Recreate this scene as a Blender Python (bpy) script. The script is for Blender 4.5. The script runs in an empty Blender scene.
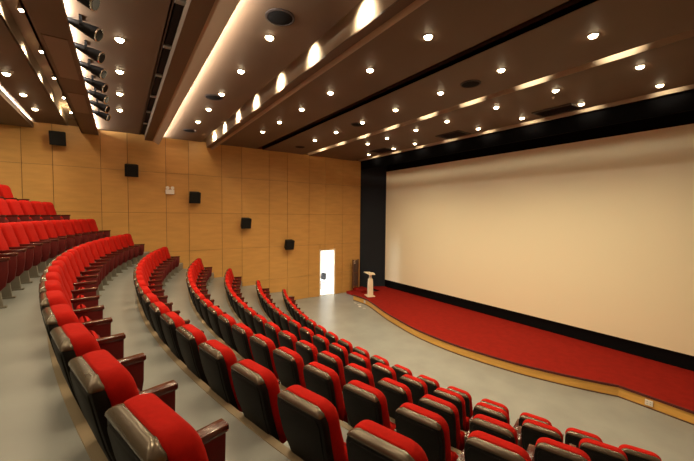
import bpy, bmesh, math, random
from mathutils import Vector, Matrix
random.seed(7)
sc = bpy.context.scene
COL = sc.collection
PI = math.pi
EYE = 3.68                      # camera height above the flat front floor
CX, CY = -6.547, 18.224         # centre of the curved rows
XL, XR = -13.2, 1.4             # side walls
CZ = 2.62 + EYE                 # level of the downlight panels

# ------------------------------------------------------------------ materials
def new_mat(name):
    m = bpy.data.materials.new(name); m.use_nodes = True
    nt = m.node_tree; b = nt.nodes['Principled BSDF']
    return m, nt, b

def mat(name, col, rough=.6, metal=0., var=.0, scale=30., stretch=None, bump=0., spec=.5, coat=0., sheen=0.):
    m, nt, b = new_mat(name)
    b.inputs['Base Color'].default_value = (*col, 1)
    b.inputs['Roughness'].default_value = rough
    b.inputs['Metallic'].default_value = metal
    b.inputs['Specular IOR Level'].default_value = spec
    b.inputs['Coat Weight'].default_value = coat
    b.inputs['Coat Roughness'].default_value = .12
    b.inputs['Sheen Weight'].default_value = sheen
    if var > 0 or bump > 0:
        tc = nt.nodes.new('ShaderNodeTexCoord'); mp = nt.nodes.new('ShaderNodeMapping')
        if stretch: mp.inputs['Scale'].default_value = stretch
        n = nt.nodes.new('ShaderNodeTexNoise'); n.inputs['Scale'].default_value = scale
        n.inputs['Detail'].default_value = 5
        nt.links.new(tc.outputs['Object'], mp.inputs['Vector']); nt.links.new(mp.outputs['Vector'], n.inputs['Vector'])
        if var > 0:
            r = nt.nodes.new('ShaderNodeValToRGB')
            r.color_ramp.elements[0].position = .3; r.color_ramp.elements[1].position = .7
            r.color_ramp.elements[0].color = (*[c*(1-var) for c in col], 1)
            r.color_ramp.elements[1].color = (*[min(1, c*(1+var)) for c in col], 1)
            nt.links.new(n.outputs['Fac'], r.inputs['Fac']); nt.links.new(r.outputs['Color'], b.inputs['Base Color'])
        if bump > 0:
            bp = nt.nodes.new('ShaderNodeBump'); bp.inputs['Strength'].default_value = bump; bp.inputs['Distance'].default_value = .01
            nt.links.new(n.outputs['Fac'], bp.inputs['Height']); nt.links.new(bp.outputs['Normal'], b.inputs['Normal'])
    return m

def emit(name, col, s):
    m, nt, b = new_mat(name)
    b.inputs['Base Color'].default_value = (*col, 1)
    b.inputs['Emission Color'].default_value = (*col, 1); b.inputs['Emission Strength'].default_value = s
    return m

M = dict(
    ceiling=mat('brown_ceiling_paint', (.126, .080, .049), .6, var=.05, scale=1.5, spec=.3),
    fascia=mat('tan_fascia_board', (.36, .255, .16), .5, spec=.3),
    slot=mat('dark_slot', (.075, .045, .028), .8, spec=.2),
    cove=mat('slot_lining', (.40, .31, .22), .8, spec=.1),
    wood=mat('honey_wood_panel', (.57, .310, .095), .45, var=.07, scale=3., stretch=(.6, .6, 3.2), spec=.3),
    seam=mat('dark_wood_seam', (.16, .075, .02), .7),
    floor=mat('grey_beige_floor', (.252, .264, .258), .32, var=.10, scale=1.6, bump=.02, spec=.45),
    nosing=mat('tan_step_nosing', (.245, .19, .12), .5),
    riser=mat('grey_riser', (.25, .23, .20), .6),
    black=mat('black_cloth', (.005, .005, .006), .9, spec=.05),
    navy=mat('navy_black_cloth', (.016, .021, .030), .85, spec=.25),
    screen=mat('cream_screen_fabric', (.90, .86, .66), .75, spec=.1),
    carpet=mat('red_carpet', (.225, .011, .007), .95, var=.10, scale=7., bump=.1, spec=.08),
    stagewood=mat('honey_stage_wood', (.80, .47, .11), .45, var=.08, scale=4., stretch=(.5, .5, 4)),
    redfab=mat('red_upholstery', (.42, .009, .005), .9, var=.08, scale=40., bump=.05, spec=.12),
    redpanel=mat('dark_red_arm_panel', (.105, .006, .006), .6, var=.1, scale=20., spec=.3),
    mahog=mat('mahogany_armrest', (.070, .010, .007), .25, var=.25, scale=12., stretch=(4, .6, 4), coat=.35),
    shell=mat('black_seat_shell', (.007, .0065, .006), .62, var=.1, scale=60., bump=.02, spec=.16),
    trim=mat('glossy_dark_grey_plastic', (.115, .088, .062), .24, metal=.4, spec=.6),
    steel=mat('grey_painted_steel', (.22, .20, .16), .45),
    white=mat('white_paint', (.82, .80, .76), .5),
    cream=mat('cream_door', (.80, .68, .50), .5),
    ivory=mat('ivory_lacquer', (.82, .72, .55), .4),
    blackbox=mat('black_speaker_box', (.008, .008, .009), .7, spec=.2),
    grille=mat('black_speaker_grille', (.016, .016, .016), .95, var=.3, scale=120., spec=.1),
    brownwood=mat('dark_brown_wood', (.12, .055, .03), .5, var=.2, scale=8., stretch=(1, 1, .3)),
    vent=mat('dark_vent', (.05, .036, .03), .7),
    chrome=mat('bright_metal', (.8, .74, .65), .2, metal=1.),
    plastic=mat('grey_plastic', (.35, .36, .36), .5),
    lampface=emit('downlight_lens', (1., .80, .50), 26.),
    bulb=emit('slot_bulb', (1., .80, .52), 30.),
)

# ------------------------------------------------------------------ mesh helpers
class MB:
    def __init__(s): s.v = []; s.f = []; s.m = []; s.mi = 0
    def add(s, vs, fs):
        o = len(s.v); s.v += [tuple(v) for v in vs]
        s.f += [tuple(i+o for i in f) for f in fs]; s.m += [s.mi]*len(fs)
    def box(s, x0, x1, y0, y1, z0, z1):
        s.add([(x0,y0,z0),(x1,y0,z0),(x1,y1,z0),(x0,y1,z0),(x0,y0,z1),(x1,y0,z1),(x1,y1,z1),(x0,y1,z1)],
              [(3,2,1,0),(4,5,6,7),(0,1,5,4),(1,2,6,5),(2,3,7,6),(3,0,4,7)])
    def loft(s, rings, cap=True, closed=True):
        n = len(rings[0]); vs = [p for r in rings for p in r]; fs = []
        for a in range(len(rings)-1):
            for i in range(n if closed else n-1):
                j = (i+1) % n
                fs.append((a*n+i, a*n+j, (a+1)*n+j, (a+1)*n+i))
        if cap: fs.append(tuple(range(n-1, -1, -1))); fs.append(tuple((len(rings)-1)*n+i for i in range(n)))
        s.add(vs, fs)
    def lathe(s, prof, origin=(0,0,0), axis='z', n=20, cap=True):
        rings = []
        for r, h in prof:
            ring = []
            for k in range(n):
                a = 2*PI*k/n; c, d = r*math.cos(a), r*math.sin(a)
                p = {'z': (c, d, h), 'y': (d, h, c), 'x': (h, c, d)}[axis]
                ring.append((p[0]+origin[0], p[1]+origin[1], p[2]+origin[2]))
            rings.append(ring)
        s.loft(rings, cap)
    def tube(s, a, b, r0, r1=None, n=10):
        r1 = r0 if r1 is None else r1
        a, b = Vector(a), Vector(b); d = (b-a).normalized()
        u = d.orthogonal().normalized(); w = d.cross(u)
        s.loft([[a+(u*math.cos(2*PI*k/n)+w*math.sin(2*PI*k/n))*r0 for k in range(n)],
                [b+(u*math.cos(2*PI*k/n)+w*math.sin(2*PI*k/n))*r1 for k in range(n)]])
    def prism_yz(s, poly, x0, x1):
        n = len(poly)
        vs = [(x0, y, z) for y, z in poly] + [(x1, y, z) for y, z in poly]
        s.add(vs, [tuple(range(n)), tuple(range(2*n-1, n-1, -1))] + [(i, i+n, (i+1) % n+n, (i+1) % n) for i in range(n)])
    def prism_xy(s, poly, z0, z1):
        n = len(poly)
        vs = [(x, y, z0) for x, y in poly] + [(x, y, z1) for x, y in poly]
        s.add(vs, [tuple(range(n-1, -1, -1)), tuple(range(n, 2*n))] + [(i, (i+1) % n, (i+1) % n+n, i+n) for i in range(n)])
    def build(s, name, mats, parent=None, bevel=0., smooth=None, loc=None, segs=2):
        me = bpy.data.meshes.new(name); me.from_pydata(s.v, [], s.f)
        for m in (mats if isinstance(mats, (list, tuple)) else [mats]): me.materials.append(m)
        for p, i in zip(me.polygons, s.m): p.material_index = i
        bm = bmesh.new(); bm.from_mesh(me); bmesh.ops.recalc_face_normals(bm, faces=bm.faces)
        if bevel > 0:
            es = [e for e in bm.edges if len(e.link_faces) == 2 and e.calc_face_angle(0) > math.radians(30)]
            bmesh.ops.bevel(bm, geom=es, offset=bevel, segments=segs, affect='EDGES', profile=.5, clamp_overlap=True)
        bm.to_mesh(me); bm.free()
        if smooth is not None:
            for p in me.polygons: p.use_smooth = True
            me.set_sharp_from_angle(angle=math.radians(smooth))
        o = bpy.data.objects.new(name, me); COL.objects.link(o)
        if parent: o.parent = parent
        if loc: o.location = loc
        return o

def tag(o, label, cat, group=None, kind=None):
    o['label'] = label; o['category'] = cat
    if group: o['group'] = group
    if kind: o['kind'] = kind
    return o
def empty(name, loc, rz=0., rot=None):
    o = bpy.data.objects.new(name, None); COL.objects.link(o); o.location = loc
    o.rotation_euler = rot or (0, 0, rz); o.empty_display_size = .1
    return o
def structure(o): o['kind'] = 'structure'; return o
def copy_tree(o, parent=None):
    c = o.copy(); COL.objects.link(c)
    if parent: c.parent = parent
    for ch in o.children: copy_tree(ch, c)
    return c
def rrect(x0, x1, y0, y1, r, z, k=3):
    out = []
    for cx, cy, a0 in ((x1-r, y1-r, 0), (x0+r, y1-r, 90), (x0+r, y0+r, 180), (x1-r, y0+r, 270)):
        for i in range(k+1):
            a = math.radians(a0+90*i/k); out.append((cx+r*math.cos(a), cy+r*math.sin(a), z))
    return out
ORD = ['', 'first', 'second', 'third', 'fourth', 'fifth', 'sixth', 'seventh', 'eighth', 'ninth', 'tenth', 'eleventh', 'twelfth',
       'thirteenth', 'fourteenth', 'fifteenth', 'sixteenth', 'seventeenth', 'eighteenth', 'nineteenth', 'twentieth', 'twenty-first', 'twenty-second']

# ------------------------------------------------------------------ rows
#       name      R       top z (eye = 0)  angle of the right-most seat, pitch, number
ROWS = [('front',   14.195, -2.800, 22.10, 2.255, 20),
        ('second',  15.135, -2.365, 20.45, 2.100, 20),
        ('third',   16.125, -1.945, 19.30, 1.985, 21),
        ('fourth',  17.085, -1.511, 18.22, 1.876, 21),
        ('fifth',   18.055, -1.074, 17.28, 1.777, 21),
        ('sixth',   19.007, -0.626, 16.47, 1.690, 21),
        ('seventh', 19.78, -0.170, None, 1.615, 13),
        ('eighth',  20.66,  0.280, None, 1.542, 9),
        ('ninth',   21.47,  0.690, None, 1.479, 4)]
SEAT_H = .88
fl = [r[2]-SEAT_H+EYE for r in ROWS]; fl[0] = 0.
fl += [fl[-1]+.44, fl[-1]+.88]
Rr = [r[1] for r in ROWS] + [22.62, 23.55]
edges = [r-.095 for r in Rr]        # edges[k]: front edge of tier k+1
YB = -7.0

# ------------------------------------------------------------------ floor (stepped) and nosings
def arc_y(x, R): return CY - math.sqrt(R*R-(x-CX)**2)
xs = [XL + (XR-XL)*i/60 for i in range(61)]
fb = MB()
def strip(ya, za, yb, zb):
    vs = [(x, ya(x), za) for x in xs] + [(x, yb(x), zb) for x in xs]; n = len(xs)
    fb.add(vs, [(i, i+1, n+i+1, n+i) for i in range(n-1)])
strip(lambda x: 12., 0., lambda x: arc_y(x, edges[0]), 0.)
for k in range(len(edges)):
    z0 = fl[k]; z1 = fl[k+1] if k+1 < len(fl) else fl[k]
    e = edges[k]
    if k+1 < len(fl):
        fb.mi = 1; strip(lambda x: arc_y(x, e), z0, lambda x: arc_y(x, e), z1); fb.mi = 0
        if k+1 < len(edges):
            e2 = edges[k+1]; strip(lambda x: arc_y(x, e), z1, lambda x: arc_y(x, e2), z1)
        else: strip(lambda x: arc_y(x, e), z1, lambda x: YB, z1)
    else: break
strip(lambda x: arc_y(x, edges[-1]), fl[len(edges)-1], lambda x: YB, fl[len(edges)-1])
structure(fb.build('floor', [M['floor'], M['riser']]))
for k in range(8):
    nb = MB(); z = fl[k+1]; e = edges[k]; n = len(xs)
    pts = lambda R, zz: [(x, arc_y(x, R), zz) for x in xs]
    nb.loft([[pts(e-.008, z-.05)[i], pts(e-.008, z+.004)[i], pts(e+.048, z+.004)[i], pts(e+.075, z-.05)[i]] for i in range(n)])
    structure(nb.build('trim_%d' % (k+1), M['nosing']))

# ------------------------------------------------------------------ left wall with its door opening
seams = [(-7.0, 0), (-5.97, 0), (-5.3, 1), (-4.14, 0), (-3.46, 1), (-2.31, 0), (-1.62, 1), (-.48, 0), (.23, 1), (1.34, 0), (2.05, 1), (3.21, 0), (3.94, 1), (5.08, 0), (5.86, 1), (6.92, 0), (7.70, 1), (8.70, 0), (9.68, 0)]
hs = [0., 1.0, 2.36, 3.72, 5.10, CZ+.02]
DY0, DY1, DZ = 7.46, 8.24, 2.11
wb = MB(); g = .007
def wx(y):   # shallow folded panels: each bay swings a little out of plane
    for i in range(len(seams)-1):
        a, b = seams[i][0], seams[i+1][0]
        if a <= y <= b:
            t = (y-a)/(b-a)
            return XL + ((.0 + .08*t) if seams[i][1] == 0 else (.08-.08*t))
    return XL
def pan(y0, y1, z0, z1):
    a, b = wx(y0+.001), wx(y1-.001)
    y0 += g; y1 -= g; z0 += g*.7; z1 -= g*.7
    wb.add([(a,y0,z0),(b,y1,z0),(b,y1,z1),(a,y0,z1),(a-.03,y0,z0),(b-.03,y1,z0),(b-.03,y1,z1),(a-.03,y0,z1)],
           [(0,1,2,3),(0,4,5,1),(1,5,6,2),(2,6,7,3),(3,7,4,0)])
for i in range(len(seams)-1):
    for j in range(len(hs)-1):
        y0, y1, z0, z1 = seams[i][0], seams[i+1][0], hs[j], hs[j+1]
        if y1 <= DY0 or y0 >= DY1 or z0 >= DZ: pan(y0, y1, z0, z1); continue
        if y0 < DY0: pan(y0, DY0, z0, z1)
        if y1 > DY1: pan(DY1, y1, z0, z1)
        if z1 > DZ: pan(max(y0, DY0), min(y1, DY1), DZ, z1)
wb.mi = 1
for (y0, y1, z0, z1) in ((YB, DY0, 0, CZ+.3), (DY1, 9.68, 0, CZ+.3), (DY0, DY1, DZ, CZ+.3)):
    wb.box(XL-.13, XL-.016, y0, y1, z0, z1)
structure(wb.build('wall_left', [M['wood'], M['seam']]))
# right and rear walls
b = MB(); b.box(XR, XR+.12, YB, 12., 0, CZ+.3); structure(b.build('wall_right', M['wood']))
b = MB(); b.box(XL-.1, XR+.1, YB-.12, YB, 0, CZ+.3); structure(b.build('wall_back', M['wood']))
# black front wall, slanted black returns beside the screen, black soffit
SY = 10.65
b = MB()
b.box(XL-.13, XR+.1, SY+.05, SY+.2, 0, CZ+.3)
b.mi = 1
b.prism_xy([(XL-.02, 9.68), (XL-.13, 9.70), (-12.55, SY+.06), (-12.40, SY+.06)], 0, CZ+.1)
b.prism_xy([(XR+.02, 9.68), (-.72, SY+.06), (-.57, SY+.06), (XR+.13, 9.70)], 0, CZ+.1)
structure(b.build('wall_front', [M['black'], M['navy']]))
# corridor behind the open door
b = MB()
x0, x1, y0, y1, h = -17.0, XL-.13, 4.2, 10.2, 2.7
b.box(x0, x1, y0, y1, -.1, 0.); b.box(x0, x1, y0, y1, h, h+.1)
b.box(x0-.1, x0, y0, y1, 0, h); b.box(x0, x1, y0-.1, y0, 0, h); b.box(x0, x1, y1, y1+.1, 0, h)
b.box(x1-.04, x1, y0, DY0-.05, 0, h); b.box(x1-.04, x1, DY1+.05, y1, 0, h); b.box(x1-.04, x1, DY0-.05, DY1+.05, DZ+.05, h)
structure(b.build('wall_corridor', M['white']))
# door frame + leaf
b = MB()
for (ya, yb, za, zb) in ((DY0-.03, DY0+.03, 0, DZ), (DY1-.03, DY1+.03, 0, DZ), (DY0-.03, DY1+.03, DZ-.03, DZ+.03)):
    b.box(XL-.16, XL+.06, ya, yb, za, zb)
structure(b.build('trim_9', M['cream']))
door = structure(empty('door_1', (XL-.19, DY1-.02, 0), math.radians(-28)))
b = MB(); b.box(-.72, 0, -.04, 0, .01, DZ-.04); lf = b.build('door_leaf', M['cream'], door, bevel=.004)
b = MB(); b.tube((-.65, -.04, 1.0), (-.65, -.10, 1.0), .01); b.tube((-.65, -.10, 1.0), (-.54, -.10, 1.0), .011); b.build('door_handle', M['chrome'], lf)

# ------------------------------------------------------------------ ceiling: panels, slots and coves (profile in y and height)
Z = CZ
def up(y, z): return (y, z+EYE)
cb = MB()
def panel(y0, y1, z, t=.10, mi=0): cb.mi = mi; cb.box(XL-.1, XR+.1, y0, y1, z, z+t)
def cbox(y0, y1, z0, z1, mi): cb.mi = mi; cb.box(XL-.1, XR+.1, y0, y1, z0, z1)
top = Z+.45
cbox(YB, 12., top, top+.1, 2)                                   # the dark deck above everything
panel(YB, -2.02, Z-.17)                                          # rear lower panel
cbox(-2.06, -2.02, Z-.07, Z-.045, 0)                             # its little lip
cbox(-2.45, -2.38, Z-.07, Z+.08, 3); cbox(-2.45, -1.26, Z, Z+.08, 0)   # cove-lit panel with downlights
cbox(-1.28, -1.25, Z, Z+.26, 3); cbox(-1.28, -.80, Z+.24, Z+.26, 3); cbox(-.93, -.90, Z-.17, Z+.26, 0)  # lamp slot
panel(-.93, -.515, Z-.17, .05); cbox(-.545, -.515, Z-.13, Z-.105, 0)
cbox(-.93, -.86, Z-.12, Z, 3)
cbox(-.90, .58, Z, Z+.08, 0)                                     # spotlight panel
cbox(.56, .60, Z, Z+.2, 1); cbox(.56, .80, Z+.16, Z+.2, 1); cbox(.76, .80, Z, Z+.2, 1)
cb.mi = 0; cb.prism_yz([up(.72, 2.62), up(.72, 2.46), up(.95, 2.46), up(.95, 2.50), up(.86, 2.52), up(.86, 2.70), up(.72, 2.70)], XL-.1, XR+.1)
cb.mi = 4; cb.prism_yz([up(.95, 2.46), up(1.13, 2.36), up(1.145, 2.375), up(1.145, 2.395), up(.96, 2.49), up(.95, 2.49)], XL-.1, XR+.1)
cbox(.86, 2.49, Z, Z+.08, 0)                                     # cove-lit panel
cbox(2.18, 2.20, Z+.06, Z+.26, 3); cbox(2.18, 2.70, Z+.24, Z+.26, 3)   # lamp slot
cb.mi = 3; cb.box(XL-.1, XR+.1, 2.665, 2.68, Z-.15, Z+.26)
cb.mi = 0; cb.prism_yz([up(2.668, 2.455), up(2.665, 2.45), up(2.82, 2.45), up(2.82, 2.70), up(2.68, 2.70)], XL-.1, XR+.1)
cb.mi = 4; cb.prism_yz([up(2.82, 2.45), up(2.85, 2.39), up(2.87, 2.39), up(2.87, 2.63), up(2.82, 2.63)], XL-.1, XR+.1)
cbox(2.84, 4.55, Z, Z+.08, 0)
cbox(4.53, 4.55, Z, Z+.25, 1); cbox(4.53, 4.82, Z+.22, Z+.25, 1); cbox(4.80, 4.82, Z, Z+.25, 1)
cbox(4.80, 6.30, Z, Z+.08, 0); cbox(6.30, 6.60, Z, Z+.015, 0)
cbox(5.95, 5.97, Z+.06, Z+.30, 3); cbox(5.95, 6.88, Z+.28, Z+.30, 3); cbox(6.85, 6.88, Z, Z+.30, 3)
cbox(6.86, 9.27, Z, Z+.08, 0)
cbox(9.02, 9.04, Z+.06, Z+.30, 3); cbox(9.02, 9.62, Z+.28, Z+.30, 3); cbox(9.59, 9.62, Z+.0, Z+.30, 3)
cbox(9.68, 9.74, Z-.40, Z+.30, 5); cbox(9.62, 9.70, Z, Z+.3, 5); cbox(9.70, 12., Z+.10, Z+.14, 5)   # black pelmet and the black soffit behind it
structure(cb.build('ceiling', [M['ceiling'], M['slot'], M['slot'], M['cove'], M['fascia'], M['black']]))

# ------------------------------------------------------------------ seats
def lerp_tab(t, z):
    for (z0, y0), (z1, y1) in zip(t, t[1:]):
        if z <= z1: u = max(0., (z-z0)/(z1-z0)); return y0+(y1-y0)*u
    return t[-1][1]
REAR = [(.15, .215), (.25, .180), (.36, .138), (.44, .106), (.52, .080), (.60, .054), (.70, .030), (.80, .010), (.88, .0), (1., -.005)]
FRONT = [(.30, .262), (.40, .252), (.50, .234), (.60, .210), (.70, .184), (.80, .162), (.88, .155), (1., .15)]
def yr(z): return lerp_tab(REAR, z)
BW = .93
def yf(z): return lerp_tab(FRONT, z)
def make_seat():
    root = empty('theatre_seat', (0, 0, 0))
    b = MB(); rings = []
    def crg(z, w, ia, ib):
        w *= BW; y0, y1 = yr(z)+lerp_tab([(.6, .046), (.78, .040), (.85, .026), (1., .026)], z)+ia, yf(z)-ib
        rings.append(rrect(-w, w, y0, y1, min(.035, (y1-y0)*.42), z, 3))
    crg(.33, .175, .02, .04); crg(.35, .195, 0, .01); crg(.42, .206, 0, 0); crg(.52, .213, 0, -.006); crg(.62, .217, 0, -.008); crg(.72, .219, 0, 0)
    crg(.785, .219, 0, 0)
    for a in (15, 30, 45, 58, 70, 80, 86):
        t = math.radians(a); crg(.785+.108*math.sin(t), .219-.095*(1-math.cos(t)), .022*(1-math.cos(t)), .045*(1-math.cos(t)))
    b.loft(rings); back = b.build('backrest', M['redfab'], root, smooth=60)
    b = MB(); rings = []
    def srg(z, w, d0=0., d1=.055): rings.append(rrect(-w*BW, w*BW, yr(z)+d0, yr(z)+d1, .014, z, 2))
    srg(.16, .150, .008); srg(.18, .160); srg(.26, .172); srg(.36, .184); srg(.44, .194); srg(.52, .204); srg(.60, .212); srg(.70, .217); srg(.77, .218); srg(.805, .214); srg(.832, .204); srg(.853, .188)
    b.loft(rings); rings.clear()
    def prg(z, w, d): rings.append(rrect(-w*BW, w*BW, yr(z)-d, yr(z)+.02, .006, z, 2))     # raised inner plate of the shell
    prg(.26, .13, -.003); prg(.275, .142, .007); prg(.36, .154, .007); prg(.44, .163, .007); prg(.52, .174, .007); prg(.60, .184, .007); prg(.70, .191, .007); prg(.785, .190, .007); prg(.808, .180, .007); prg(.822, .166, .006); prg(.828, .150, -.003)
    b.loft(rings); sh = b.build('back_shell', M['shell'], back, smooth=40)
    b = MB(); rings = []
    def trg(z, w, d0, d1): rings.append(rrect(-w*BW, w*BW, yr(z)+d0, yr(z)+d1, min(.014, (d1-d0)*.42), z, 3))
    trg(.840, .2000, -.001, .048); trg(.844, .2020, -.005, .048); trg(.856, .1940, -.003, .048); trg(.867, .182, .003, .044); trg(.876, .167, .012, .044); trg(.882, .150, .021, .044); trg(.884, .135, .028, .044)
    b.loft(rings); b.build('shell_trim', M['trim'], sh, smooth=60)
    # tipped-up seat
    b = MB(); rings = []
    def qy(z): return .268 + .02*(1-(z-.28)/.25)
    for z, w, i in ((.265, .17, .03), (.28, .195, .012), (.32, .205, 0), (.42, .208, -.004), (.465, .206, 0), (.49, .195, .012), (.505, .175, .03)):
        rings.append(rrect(-w, w, qy(z)+i, qy(z)+.085-i, .022, z, 3))
    b.loft(rings); cu = b.build('seat_cushion', M['redfab'], root, smooth=60)
    b = MB(); rings = []
    for z, w, i in ((.28, .175, .008), (.295, .19, 0), (.445, .19, 0), (.46, .175, .008)):
        rings.append(rrect(-w, w, qy(z)+.078, qy(z)+.102-i, .008, z, 2))
    b.loft(rings); b.build('seat_pan', M['redpanel'], cu, smooth=40)
    arm(root, .276)
    return root
def arm(root, x):
    b = MB(); b.prism_yz([(.215, .512), (.478, .520), (.488, .528), (.486, .556), (.210, .548)], x-.034, x+.034)
    a = b.build('armrest', M['mahog'], root, bevel=.005, smooth=35)
    b = MB(); b.prism_yz([(.240, .53), (.476, .53), (.472, .38), (.452, .24), (.41, .19), (.30, .19), (.262, .34)], x-.027, x+.027)
    b.build('arm_panel', M['redpanel'], a, bevel=.006, smooth=35)
    b = MB(); b.prism_yz([(.300, .23), (.405, .23), (.425, .02), (.30, .02)], x-.020, x+.020)
    b.box(x-.030, x+.030, .255, .455, 0, .022); b.prism_yz([(.192, .545), (.240, .545), (.275, .18), (.245, .18)], x-.033, x+.033)
    b.box(x-.019, x+.019, .262, .32, .19, .22)
    b.build('pedestal', M['steel'], root, bevel=.004)
proto = make_seat(); first = True
ends = []
for k, (rn, R, zt, thr, pitch, n) in enumerate(ROWS):
    if thr is None:
        thl = -math.degrees(math.asin((12.0+CX)/R))
    else: thl = thr-(n-1)*pitch
    for i in range(n):
        th = math.radians(thl+i*pitch)
        s = proto if first else copy_tree(proto); first = False
        s.location = (CX+R*math.sin(th), CY-R*math.cos(th), fl[k]); s.rotation_euler = (0, 0, th)
        s['label'] = 'red tip-up theatre seat, %s from the wood wall in the %s row from the stage' % (ORD[i+1], rn) if i else \
                     'red tip-up theatre seat at the wood wall end of the %s row from the stage' % rn
        if thr is not None and i == n-1: s['label'] = 'red tip-up theatre seat at the near right end of the %s row from the stage' % rn
        s['category'] = 'seat'; s['group'] = 'red theatre seats in the %s row' % rn
        if i == 0: ends.append(s)
# the seat at the wall end of every row has a second arm stand
before = set(ends[0].children); arm(ends[0], -.276)
extra = [c for c in ends[0].children if c not in before]
for s in ends[1:]:
    for c in extra: copy_tree(c, s)

# half steps in the left aisle, one before every riser
for k in range(8):
    z0, z1 = fl[k], fl[k+1]; e = edges[k]
    b = MB(); xa, xb = -13.12, -12.50
    pa = [(xa, arc_y(xa, e-.012)), (xb, arc_y(xb, e-.012)), (xb, arc_y(xb, e-.30)), (xa, arc_y(xa, e-.30))]
    b.prism_xy(pa, z0+.001, z0+(z1-z0)*.5)
    o = b.build('half_step', M['riser'], bevel=.006)
    tag(o, 'grey half step in the wall aisle beside the end of the %s row' % ROWS[k][0], 'step', 'half steps up the left aisle')

# ------------------------------------------------------------------ screen
b = MB(); b.box(-12.36, -.74, SY, SY+.04, EYE-3.09, EYE+2.13)
o = b.build('projection_screen', M['screen']); tag(o, 'huge blank cream cinema screen on the black front wall above the stage', 'screen')

# ------------------------------------------------------------------ stage
SH = .25
front = [(-11.78, 8.34), (-11.3, 8.36), (-10.75, 8.33), (-9.95, 8.10), (-9.0, 7.80), (-8.05, 7.58), (-7.2, 7.42), (-6.4, 7.37), (-5.6, 7.40), (-4.8, 7.52), (-4.05, 7.70), (-3.3, 7.98), (-2.75, 8.24), (-2.42, 8.42), (-1.3, 8.40), (XR-.02, 8.40)]
def smooth_poly(p, n=4):
    out = []
    for i in range(len(p)-1):
        a = p[max(i-1, 0)]; b_ = p[i]; c = p[i+1]; d = p[min(i+2, len(p)-1)]
        for k in range(n):
            t = k/n
            out.append(tuple(.5*((2*b_[j])+(-a[j]+c[j])*t+(2*a[j]-5*b_[j]+4*c[j]-d[j])*t*t+(-a[j]+3*b_[j]-3*c[j]+d[j])*t**3) for j in (0, 1)))
    return out+[p[-1]]
fr = front[:3][:1] + smooth_poly(front[:14])[1:] + front[14:]
st = empty('stage', (-6.5, 9.2, 0)); off = (-6.5, 9.2)
loc = lambda pts: [(x-off[0], y-off[1]) for x, y in pts]
poly = loc(fr + [(XR-.02, 9.62), (-.78, SY-.02), (-12.40, SY-.02), (-12.80, 9.95), (-11.78, 9.90)])
b = MB(); b.prism_xy(poly, SH-.03, SH); b.build('carpet_top', M['carpet'], st)
inn = loc([(x, y+.025) for x, y in fr] + [(XR-.04, 9.58), (-.84, SY-.04), (-12.3, SY-.04), (-11.76, 10.1)])
b = MB(); b.prism_xy(inn, .0, SH-.03); b.build('wood_fascia', M['stagewood'], st)
f2 = loc([(x, y-.006) for x, y in fr]); n = len(f2)
b = MB(); b.loft([[(x, y, SH-.045), (x, y+.02, SH-.045), (x, y+.02, SH+.003), (x, y, SH+.003)] for x, y in f2]); b.build('edge_strip', mat('dark_red_edge', (.09, .012, .01), .7), st)
b = MB(); b.loft([[(x, y+.012, 0.), (x, y+.03, 0.), (x, y+.03, .02), (x, y+.012, .02)] for x, y in f2]); b.build('base_strip', M['brownwood'], st)
tag(st, 'low curved stage with red carpet top and honey wood front below the screen', 'stage')
def outlet(x, y, rz, lab):
    r = empty('wall_outlet', (x, y, .06), rz)
    b = MB(); b.box(-.06, .06, -.014, .004, 0, .11); p = b.build('cover_plate', M['white'], r, bevel=.004)
    b = MB()
    for zz in (.035, .075):
        for xx in (-.025, .025): b.box(xx-.008, xx+.008, -.017, -.013, zz-.006, zz+.006)
    b.build('socket', M['plastic'], r)
    tag(r, lab, 'outlet')
outlet(-1.93, 8.418-.004, math.radians(-1), 'white outlet plate on the wood stage front at the right')
outlet(-10.95, 8.356, math.radians(-3), 'small white outlet on the wood stage front below the lectern')
# red carpeted step at the left end of the stage
r = empty('stage_step', (-12.45, 9.1, 0))
b = MB(); b.box(-.55, .63, -.30, .72, 0, .12); b.build('tread', M['carpet'], r, bevel=.02)
b = MB(); b.box(-.60, .20, .10, .70, .12, .22); b.build('upper_tread', M['carpet'], r, bevel=.02)
tag(r, 'low red carpeted step between the wood wall and the left end of the stage', 'step')

# lectern
L = empty('lectern', (-11.13, 8.78, SH+.003), math.radians(-18))
b = MB(); b.box(-.27, .17, -.17, .17, 0, .035); b.build('base', M['ivory'], L, bevel=.008)
b = MB()
b.loft([rrect(-.13, .13, -.10, .10, .03, .03), rrect(-.12, .12, -.09, .09, .03, .55), rrect(-.105, .105, -.08, .08, .03, .74), rrect(-.05, .05, -.05, .05, .02, .80), rrect(-.045, .045, -.045, .045, .02, .92)])
b.build('column', M['ivory'], L, smooth=40)
b = MB(); b.prism_yz([(-.14, .955), (.14, .945), (.14, .975), (-.14, .985)], -.48, .22); b.build('desk_top', M['ivory'], L, bevel=.006)
b = MB(); b.prism_yz([(-.12, .98), (.12, .972), (.12, 1.02), (-.12, 1.03)], -.04, .20); b.build('desk_box', M['ivory'], L, bevel=.008)
tag(L, 'slim white lectern on the left end of the red stage', 'lectern')

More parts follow.
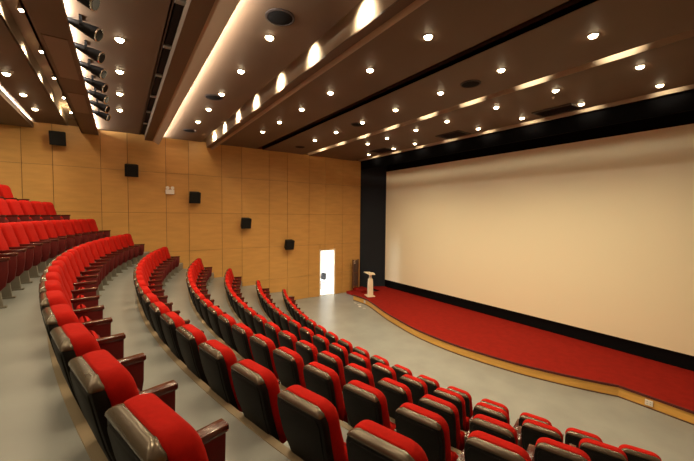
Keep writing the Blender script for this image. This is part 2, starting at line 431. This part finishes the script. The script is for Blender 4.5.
# tall brown stand against the wall
T = empty('wooden_stand', (-12.92, 9.28, .22), math.radians(8))
b = MB()
for y in (-.17, .17): b.box(-.03, .03, y-.022, y+.022, 0, 1.38)
b.build('post', M['brownwood'], T, bevel=.005)
b = MB()
for z in (.08, .70, 1.30): b.box(-.02, .02, -.15, .15, z, z+.06)
b.build('crossbar', M['brownwood'], T, bevel=.004)
b = MB(); b.box(-.012, .0, -.15, .15, .14, 1.30); b.build('back_panel', mat('brown_panel', (.085, .05, .04), .6, var=.2, scale=9), T)
b = MB()
pp = [(.03, -.10+.05*math.sin(t*1.3), 1.34-.02*t) for t in [i*.7 for i in range(12)]]
for p, q_ in zip(pp, pp[1:]): b.tube(p, q_, .010, n=6)
b.build('pale_cord', M['ivory'], T)
tag(T, 'tall narrow dark brown wooden stand against the wall beside the black curtain', 'stand')

# paper scraps on the floor below the stage
for i, (x, y, w, rz, lab) in enumerate(((-11.33, 8.14, .13, .3, 'small white paper scrap on the floor nearest the door'), (-11.02, 8.13, .16, 1.0, 'white paper scrap on the floor directly below the lectern'),
                          (-10.78, 7.98, .19, -.5, 'largest white paper scrap on the floor before the stage'), (-10.48, 7.97, .12, .9, 'white paper scrap on the floor farthest right before the stage'))):
    b = MB(); n = 6
    b.add([(w*(u/n-.5), .55*w*(v-.5), .003+.012*math.sin(u*1.3+v*2+i)**2) for v in (0, 1) for u in range(n+1)], [(u, u+1, n+2+u, n+1+u) for u in range(n)])
    o = b.build('paper_scrap', M['white'], loc=(x, y, .002)); o.rotation_euler[2] = rz
    tag(o, lab, 'paper', 'paper scraps on the floor before the stage')

# dark chair in the corridor
Cc = empty('office_chair', (-14.30, 8.16, 0), math.radians(200)); Cc.scale = (.85, .85, .78)
b = MB(); b.loft([rrect(-.21, .21, -.22, .22, .06, .43), rrect(-.22, .22, -.23, .23, .06, .47), rrect(-.20, .20, -.21, .21, .06, .49)]); b.build('seat', M['plastic'], Cc, smooth=40)
b = MB(); b.loft([rrect(-.15, .15, -.26, -.22, .015, .62), rrect(-.19, .19, -.27, -.22, .015, .74), rrect(-.18, .18, -.29, -.25, .015, 1.0), rrect(-.13, .13, -.30, -.27, .012, 1.04)]); b.build('backrest', M['blackbox'], Cc, smooth=40)
b = MB(); b.tube((0, -.2, .44), (0, -.26, .75), .018); b.tube((0, 0, .08), (0, 0, .44), .025)
b.build('column', M['plastic'], Cc)
b = MB()
for k in range(5): a = 2*PI*k/5; b.tube((0, 0, .10), (.27*math.cos(a), .27*math.sin(a), .04), .018, .012); b.lathe([(.0, -.03), (.03, -.03), (.03, .03), (0, .03)], (.27*math.cos(a), .27*math.sin(a), .031), 'x', 8, False)
b.build('foot_star', M['plastic'], Cc)
tag(Cc, 'grey chair with a dark back in the bright corridor beyond the open door', 'chair')

# ------------------------------------------------------------------ wall speakers
def wall_speaker(y, z, lab):
    r = empty('wall_speaker', (XL+.05, y, z+EYE), 0, (0, math.radians(14), 0))
    b = MB(); b.loft([[(.12, -.15, -.17), (.12, .15, -.17), (.12, .15, .19), (.12, -.15, .19)], [(.36, -.19, -.20), (.36, .19, -.20), (.36, .19, .20), (.36, -.19, .20)]])
    b.build('cabinet', M['blackbox'], r, bevel=.012)
    b = MB(); b.box(.355, .372, -.175, .175, -.185, .185); b.build('grille', M['grille'], r, bevel=.006)
    b = MB(); b.box(-.02, .02, -.05, .05, -.08, .08); b.tube((0, 0, .0), (.15, 0, 0), .022); b.build('bracket', M['blackbox'], r)
    tag(r, lab, 'speaker', 'black wall speakers stepping down the wood wall')
for y, z, lab in ((-1.46, 2.24, 'black wall speaker highest on the wood wall, just under the ceiling'), (.33, 1.46, 'black wall speaker second from the left on the wood wall'),
                  (2.20, .66, 'black wall speaker beside the small white light box'), (4.02, -.26, 'black wall speaker second nearest to the doorway'), (5.84, -1.17, 'black wall speaker lowest on the wood wall, nearest the doorway')):
    wall_speaker(y, z, lab)
# emergency light
r = empty('emergency_light', (XL+.045, 1.45, EYE+.78))
b = MB(); b.box(-.02, .05, -.135, .135, -.09, .07); b.build('housing', M['white'], r, bevel=.01)
for s in (-1, 1):
    b = MB(); b.lathe([(.0, -.02), (.045, -.02), (.058, .06), (0, .06)], (0.02, s*.075, .125), 'x', 12); b.build('lamp_head', M['white'], r, smooth=40)
b = MB(); b.box(.0, .045, -.12, .12, .07, .082); b.build('lamp_bar', M['brownwood'], r)
tag(r, 'small white emergency light box with two lamp heads on the wood wall', 'light')

# ------------------------------------------------------------------ lights
WARM = (1., .79, .48)
def spot(name, loc, energy, angle=168, blend=1., size=.05, col=WARM, parent=None, rot=(0, 0, 0)):
    l = bpy.data.lights.new(name, 'SPOT'); l.energy = energy; l.color = col; l.spot_size = math.radians(angle); l.spot_blend = blend; l.shadow_soft_size = size
    o = bpy.data.objects.new(name, l); COL.objects.link(o); o.location = loc; o.rotation_euler = rot
    return o
def point(name, loc, energy, size=.03, col=WARM):
    l = bpy.data.lights.new(name, 'POINT'); l.energy = energy; l.color = col; l.shadow_soft_size = size
    o = bpy.data.objects.new(name, l); COL.objects.link(o); o.location = loc; return o
def area(name, loc, sx, sy, energy, rot, col, spread=180):
    l = bpy.data.lights.new(name, 'AREA'); l.shape = 'RECTANGLE'; l.size = sx; l.size_y = sy; l.energy = energy; l.color = col; l.spread = math.radians(spread)
    o = bpy.data.objects.new(name, l); COL.objects.link(o); o.location = loc; o.rotation_euler = rot; return o
DL = empty('downlight', (0, 0, 0)); DL.scale = (.76, .76, .8)
b = MB(); b.lathe([(.074, -.001), (.094, -.001), (.096, -.012), (.088, -.016), (.076, -.010)], (0, 0, 0), 'z', 24, False); b.build('trim_ring', M['chrome'], DL, smooth=40)
b = MB(); b.lathe([(.075, -.004), (.072, -.020), (.058, -.040), (.032, -.052), (.001, -.056)], (0, 0, 0), 'z', 20); b.build('lens', M['lampface'], DL, smooth=60)
rows_dl = [(-1.73, [-11.52, -10.27, -8.94], 'in the far left ceiling panel'),
           (.04, [-10.34, -8.95, -7.56, -6.20, -4.85], 'beside the row of black spotlights'),
           (1.87, [-10.30, -8.94, -7.66, -6.25, -4.84, -3.46], 'between the pale cove and the slot lamps'),
           (3.76, [-10.31, -8.98, -7.58, -6.22, -4.85, -3.48, -2.1], 'left of the dark ceiling groove'),
           (5.66, [-10.38, -9.0, -7.62, -6.26, -4.86, -3.50, -2.1], 'right of the dark ceiling groove'),
           (7.47, [-9.72, -8.66, -7.34, -6.17, -4.72, -3.40, -2.05], 'just beyond the lens-shaped slot lights'),
           (8.82, [-11.40, -9.82, -8.70, -6.13, -4.82, -3.45, -2.1], 'in the last row before the screen')]
DLP = lambda y: (44, 125) if y > 8.5 else (108, 150) if y > 7 else (84, 162) if y > 2.5 else (52, 160)
nd = 0
for y, xl, lab in rows_dl:
    for i, x in enumerate(xl):
        d = DL if nd == 0 else copy_tree(DL); nd += 1
        d.location = (x, y, CZ)
        tag(d, 'round downlight %s, %s from the wood wall' % (lab, ORD[i+1]), 'downlight', 'round ceiling downlights')
        spot('downlight_beam', (x, y, CZ-.062), *DLP(y))
for y in (-1.73, .04, 1.87, 3.76, 5.66, 7.47, 8.82):          # the rest of the grid lies beyond the frame
    have = [x for yy, xl, _ in rows_dl if yy == y for x in xl]
    for x in (-7.6, -6.2, -4.85, -3.46, -2.1):
        if x > max(have)+.6: spot('downlight_beam', (x, y, CZ-.062), *DLP(y))
for y in (-3.5, -5.3):
    for x in (-11.5, -8.9, -6.2, -3.5, -.9): spot('downlight_beam', (x, y, CZ-.23), 46)

SLOT = empty('slot_lamp', (0, 0, 0))
b = MB(); b.lathe([(.001, .10), (.035, .10), (.038, .0), (.030, -.004)], (0, 0, 0), 'z', 14, False); b.build('lamp_can', M['chrome'], SLOT, smooth=40)
b = MB(); b.lathe([(.033, .012), (.030, -.012), (.016, -.026), (.001, -.03)], (0, 0, 0), 'z', 12); b.build('bulb', M['bulb'], SLOT, smooth=60)
GX = [-11.9, -10.55, -9.15, -7.75, -6.3, -4.95, -3.55, -2.15]
ns = 0
for y, z, xl, lab, e, aim in ((2.49, CZ+.09, GX[:7], 'in the ceiling slot left of the pale beam', 130, (.9, -.35)), (6.17, CZ+.18, GX, 'in the long ceiling slot before the screen', 85, (1., .10)),
                      (9.22, CZ+.18, GX, 'behind the last ceiling edge over the screen', 12, (.97, -.2)), (-1.04, CZ+.08, [-11.7, -10.31, -8.94, -7.62, -6.24], 'in the slot at the far left ceiling', 80, (-.75, -.6))):
    for i, x in enumerate(xl):
        s = SLOT if ns == 0 else copy_tree(SLOT); ns += 1
        s.location = (x, y, z)
        tag(s, 'bright lamp %s, %s from the wood wall' % (lab, ORD[i+1]), 'lamp', 'lamps inside the ceiling slots')
        v = Vector((0, aim[0], aim[1]))
        spot('slot_beam', (x, y, z-.04), e, (90 if y > 9 else 66 if y > 6 else 128), .9, .03, col=(1., .86, .62), rot=v.to_track_quat('-Z', 'Y').to_euler())
        if i == 0 and y < 9: point('slot_glow', (x, (y+.1 if y > 0 else y), z-.08), 12)
W2 = (1., .93, .82)
area('cove_strip', (-5.9, 1.105, CZ-.145), 14.2, 0.02, 240, (math.radians(142), 0, 0), W2, 100)
area('cove_strip', (-5.9, -.575, CZ-.065), 14.2, .02, 200, (math.radians(142), 0, 0), W2, 150)
area('cove_strip', (-5.9, -2.09, CZ-.065), 14.2, .02, 200, (math.radians(142), 0, 0), W2, 150)
# daylight in the corridor
DAY = (.93, .96, 1.)
area('corridor_daylight', (-15.2, 7.8, 2.66), 3.0, 3.4, 14, (0, 0, 0), DAY)
area('corridor_window', (-14.9, 4.3, 1.4), 1.4, 1.6, 260, (math.radians(90), 0, 0), DAY)

# ------------------------------------------------------------------ ceiling fittings
for i, (x, y) in enumerate(((-4.28, 1.80), (-7.97, 1.78), (-11.56, 1.86), (-4.2, 5.76), (-7.88, 5.68), (-11.75, 5.76))):
    r = empty('ceiling_speaker', (x, y, CZ))
    b = MB(); b.lathe([(.165, -.001), (.195, -.001), (.195, -.012), (.170, -.018), (.165, -.01)], n=28, cap=False); b.build('rim', M['vent'], r, smooth=40)
    b = MB(); b.lathe([(.168, -.004), (.15, -.012), (.08, -.018), (.001, -.02)], n=24); b.build('grille', M['grille'], r, smooth=60)
    tag(r, ['large round dark ceiling speaker nearest the camera', 'round dark ceiling speaker beside the third downlight of its panel', 'round dark ceiling speaker by the wood wall beside the pale cove',
            'round dark ceiling speaker near the middle of the ceiling by the lens-shaped lights', 'round dark ceiling speaker half hidden by a downlight right of the groove', 'round dark ceiling speaker by the wood wall right of the dark groove'][i], 'speaker', 'round ceiling speakers')
for i, (x, y) in enumerate(((-10.35, 8.72), (-7.05, 8.82), (-4.0, 8.86))):
    r = empty('air_vent', (x, y, CZ))
    b = MB(); w, d = .45, .30
    for q_ in ((-w, w, -d, -d+.04), (-w, w, d-.04, d), (-w, -w+.04, -d+.04, d-.04), (w-.04, w, -d+.04, d-.04)): b.box(*q_, -.03, -.001)
    b.build('frame', M['vent'], r, bevel=.004)
    for k in range(7):
        b = MB(); yy = -d+.075+k*.075; b.prism_yz([(yy-.02, -.024), (yy-.016, -.028), (yy+.024, -.006), (yy+.02, -.002)], -w+.04, w-.04); b.build('slat', M['vent'], r)
    b = MB(); b.box(-w+.04, w-.04, -d+.04, d-.04, -.0015, -.0005); b.build('backing', M['black'], r)
    tag(r, ['dark rectangular air vent above the left end of the screen', 'dark rectangular air vent, middle one of three along the screen', 'dark rectangular air vent, right one of three along the screen'][i], 'vent', 'rectangular air vents along the screen')
# black spotlights under the cove
SPOTX = [-4.98, -5.82, -6.62, -7.36, -8.16, -8.94, -9.74, -10.58]
for i, x in enumerate(SPOTX):
    r = empty('stage_spotlight', (x, -.42, CZ))
    A, B = Vector((-.05, -.13, -.045)), Vector((.06, .22, -.20)); d = (B-A).normalized()
    b = MB(); b.tube(A, A+d*.24, .036, .070, 16); b.tube(A+d*.24, B, .074, .092, 16); body = b.build('body', M['blackbox'], r, smooth=35)
    b = MB(); b.tube(B-d*.004, B+d*.012, .092, .092, 18); b.build('lens_rim', M['chrome'], body, smooth=35)
    b = MB(); b.tube(B+d*.008, B+d*.0145, .076, .076, 16); b.build('lens', M['blackbox'], body, smooth=35)
    b = MB(); m_ = A+d*.18
    for s in (-1, 1): b.box(m_.x+s*.082-.006, m_.x+s*.082+.006, m_.y-.014, m_.y+.014, m_.z-.02, 0.)
    b.box(m_.x-.088, m_.x+.088, m_.y-.014, m_.y+.014, -.012, -.001); b.build('yoke', M['blackbox'], r)
    b = MB(); b.tube(m_+Vector((.080, 0, -.01)), m_+Vector((.125, 0, -.02)), .012, .012, 8); b.build('knob', M['blackbox'], r)
    lab = 'black stage spotlight under the pale cove, %s from the wood wall' % ORD[8-i]
    tag(r, lab, 'spotlight', 'black stage spotlights under the ceiling cove')
for x0, x1, lab in ((-8.0, -6.25, 'lighter brown ceiling access panel beside the spotlights, nearer the camera'), (-10.5, -8.9, 'lighter brown ceiling access panel beside the spotlights, nearer the wood wall')):
    r = empty('access_panel', ((x0+x1)/2, -.71, CZ-.17)); w = (x1-x0)/2
    b = MB(); b.box(-w, w, -.135, .135, -.006, -.001); b.build('cover', mat('light_brown_cover', (.19, .125, .08), .6), r, bevel=.002)
    b = MB()
    for q_ in ((-w-.012, w+.012, -.147, -.135), (-w-.012, w+.012, .135, .147), (-w-.012, -w, -.135, .135), (w, w+.012, -.135, .135)): b.box(*q_, -.008, -.001)
    b.build('frame', M['ceiling'], r)
    tag(r, lab, 'panel', 'ceiling access panels')
# brackets across the dark groove
r = empty('light_track', (-5.9, .68, CZ))
b = MB(); b.box(-7.2, 7.2, -.055, .055, .03, .10); b.build('rail', M['blackbox'], r)
for x in (-11.5, -10.15, -8.76, -7.38, -6.06, -4.70):
    b = MB(); b.box(x+5.9-.045, x+5.9+.045, -.075, .075, -.006, .03); b.build('bracket', M['steel'], r, bevel=.004)
tag(r, 'long dark ceiling track with grey brackets left of the pale cove', 'track')
# sprinkler heads
for x, y, lab in ((-3.62, 7.85, 'tiny white ceiling sprinkler near the vents before the screen'), (-8.75, -1.62, 'tiny white ceiling sprinkler beside a downlight at the far left'), (-11.4, 1.98, 'tiny white ceiling sprinkler beside the speaker by the wood wall')):
    b = MB(); b.lathe([(.03, 0), (.03, -.006), (.012, -.012), (.012, -.03), (.022, -.034), (.001, -.036)], n=12); o = b.build('sprinkler', M['white'], loc=(x, y, CZ), smooth=40); tag(o, lab, 'sprinkler')

# ------------------------------------------------------------------ world, camera, colour
w = bpy.data.worlds.new('World'); sc.world = w; w.use_nodes = True
w.node_tree.nodes['Background'].inputs['Color'].default_value = (.02, .018, .015, 1); w.node_tree.nodes['Background'].inputs['Strength'].default_value = .2
yaw, pitch, roll = .97457, -.04426, .00937
F = Vector((-math.sin(yaw)*math.cos(pitch), math.cos(yaw)*math.cos(pitch), math.sin(pitch)))
Rv = Vector((math.cos(yaw), math.sin(yaw), 0)); U = Rv.cross(F)
R2 = Rv*math.cos(roll)+U*math.sin(roll); U2 = U*math.cos(roll)-Rv*math.sin(roll)
cam = bpy.data.cameras.new('camera'); co = bpy.data.objects.new('camera', cam); COL.objects.link(co)
co.matrix_world = Matrix(((R2.x, U2.x, -F.x, 0), (R2.y, U2.y, -F.y, 0), (R2.z, U2.z, -F.z, EYE), (0, 0, 0, 1)))
cam.sensor_fit = 'HORIZONTAL'; cam.sensor_width = 36; cam.lens = 334.356*36/694; cam.clip_start = .02
sc.camera = co
vs = sc.view_settings; sc.display_settings.display_device = 'sRGB'
vs.view_transform = 'Standard'; vs.look = 'None'; vs.gamma = 1; vs.exposure = 0.42
vs.use_curve_mapping = False
sc.cycles.use_denoising = True
sc.cycles.max_bounces = 8; sc.cycles.diffuse_bounces = 5
sc.cycles.sample_clamp_indirect = 6
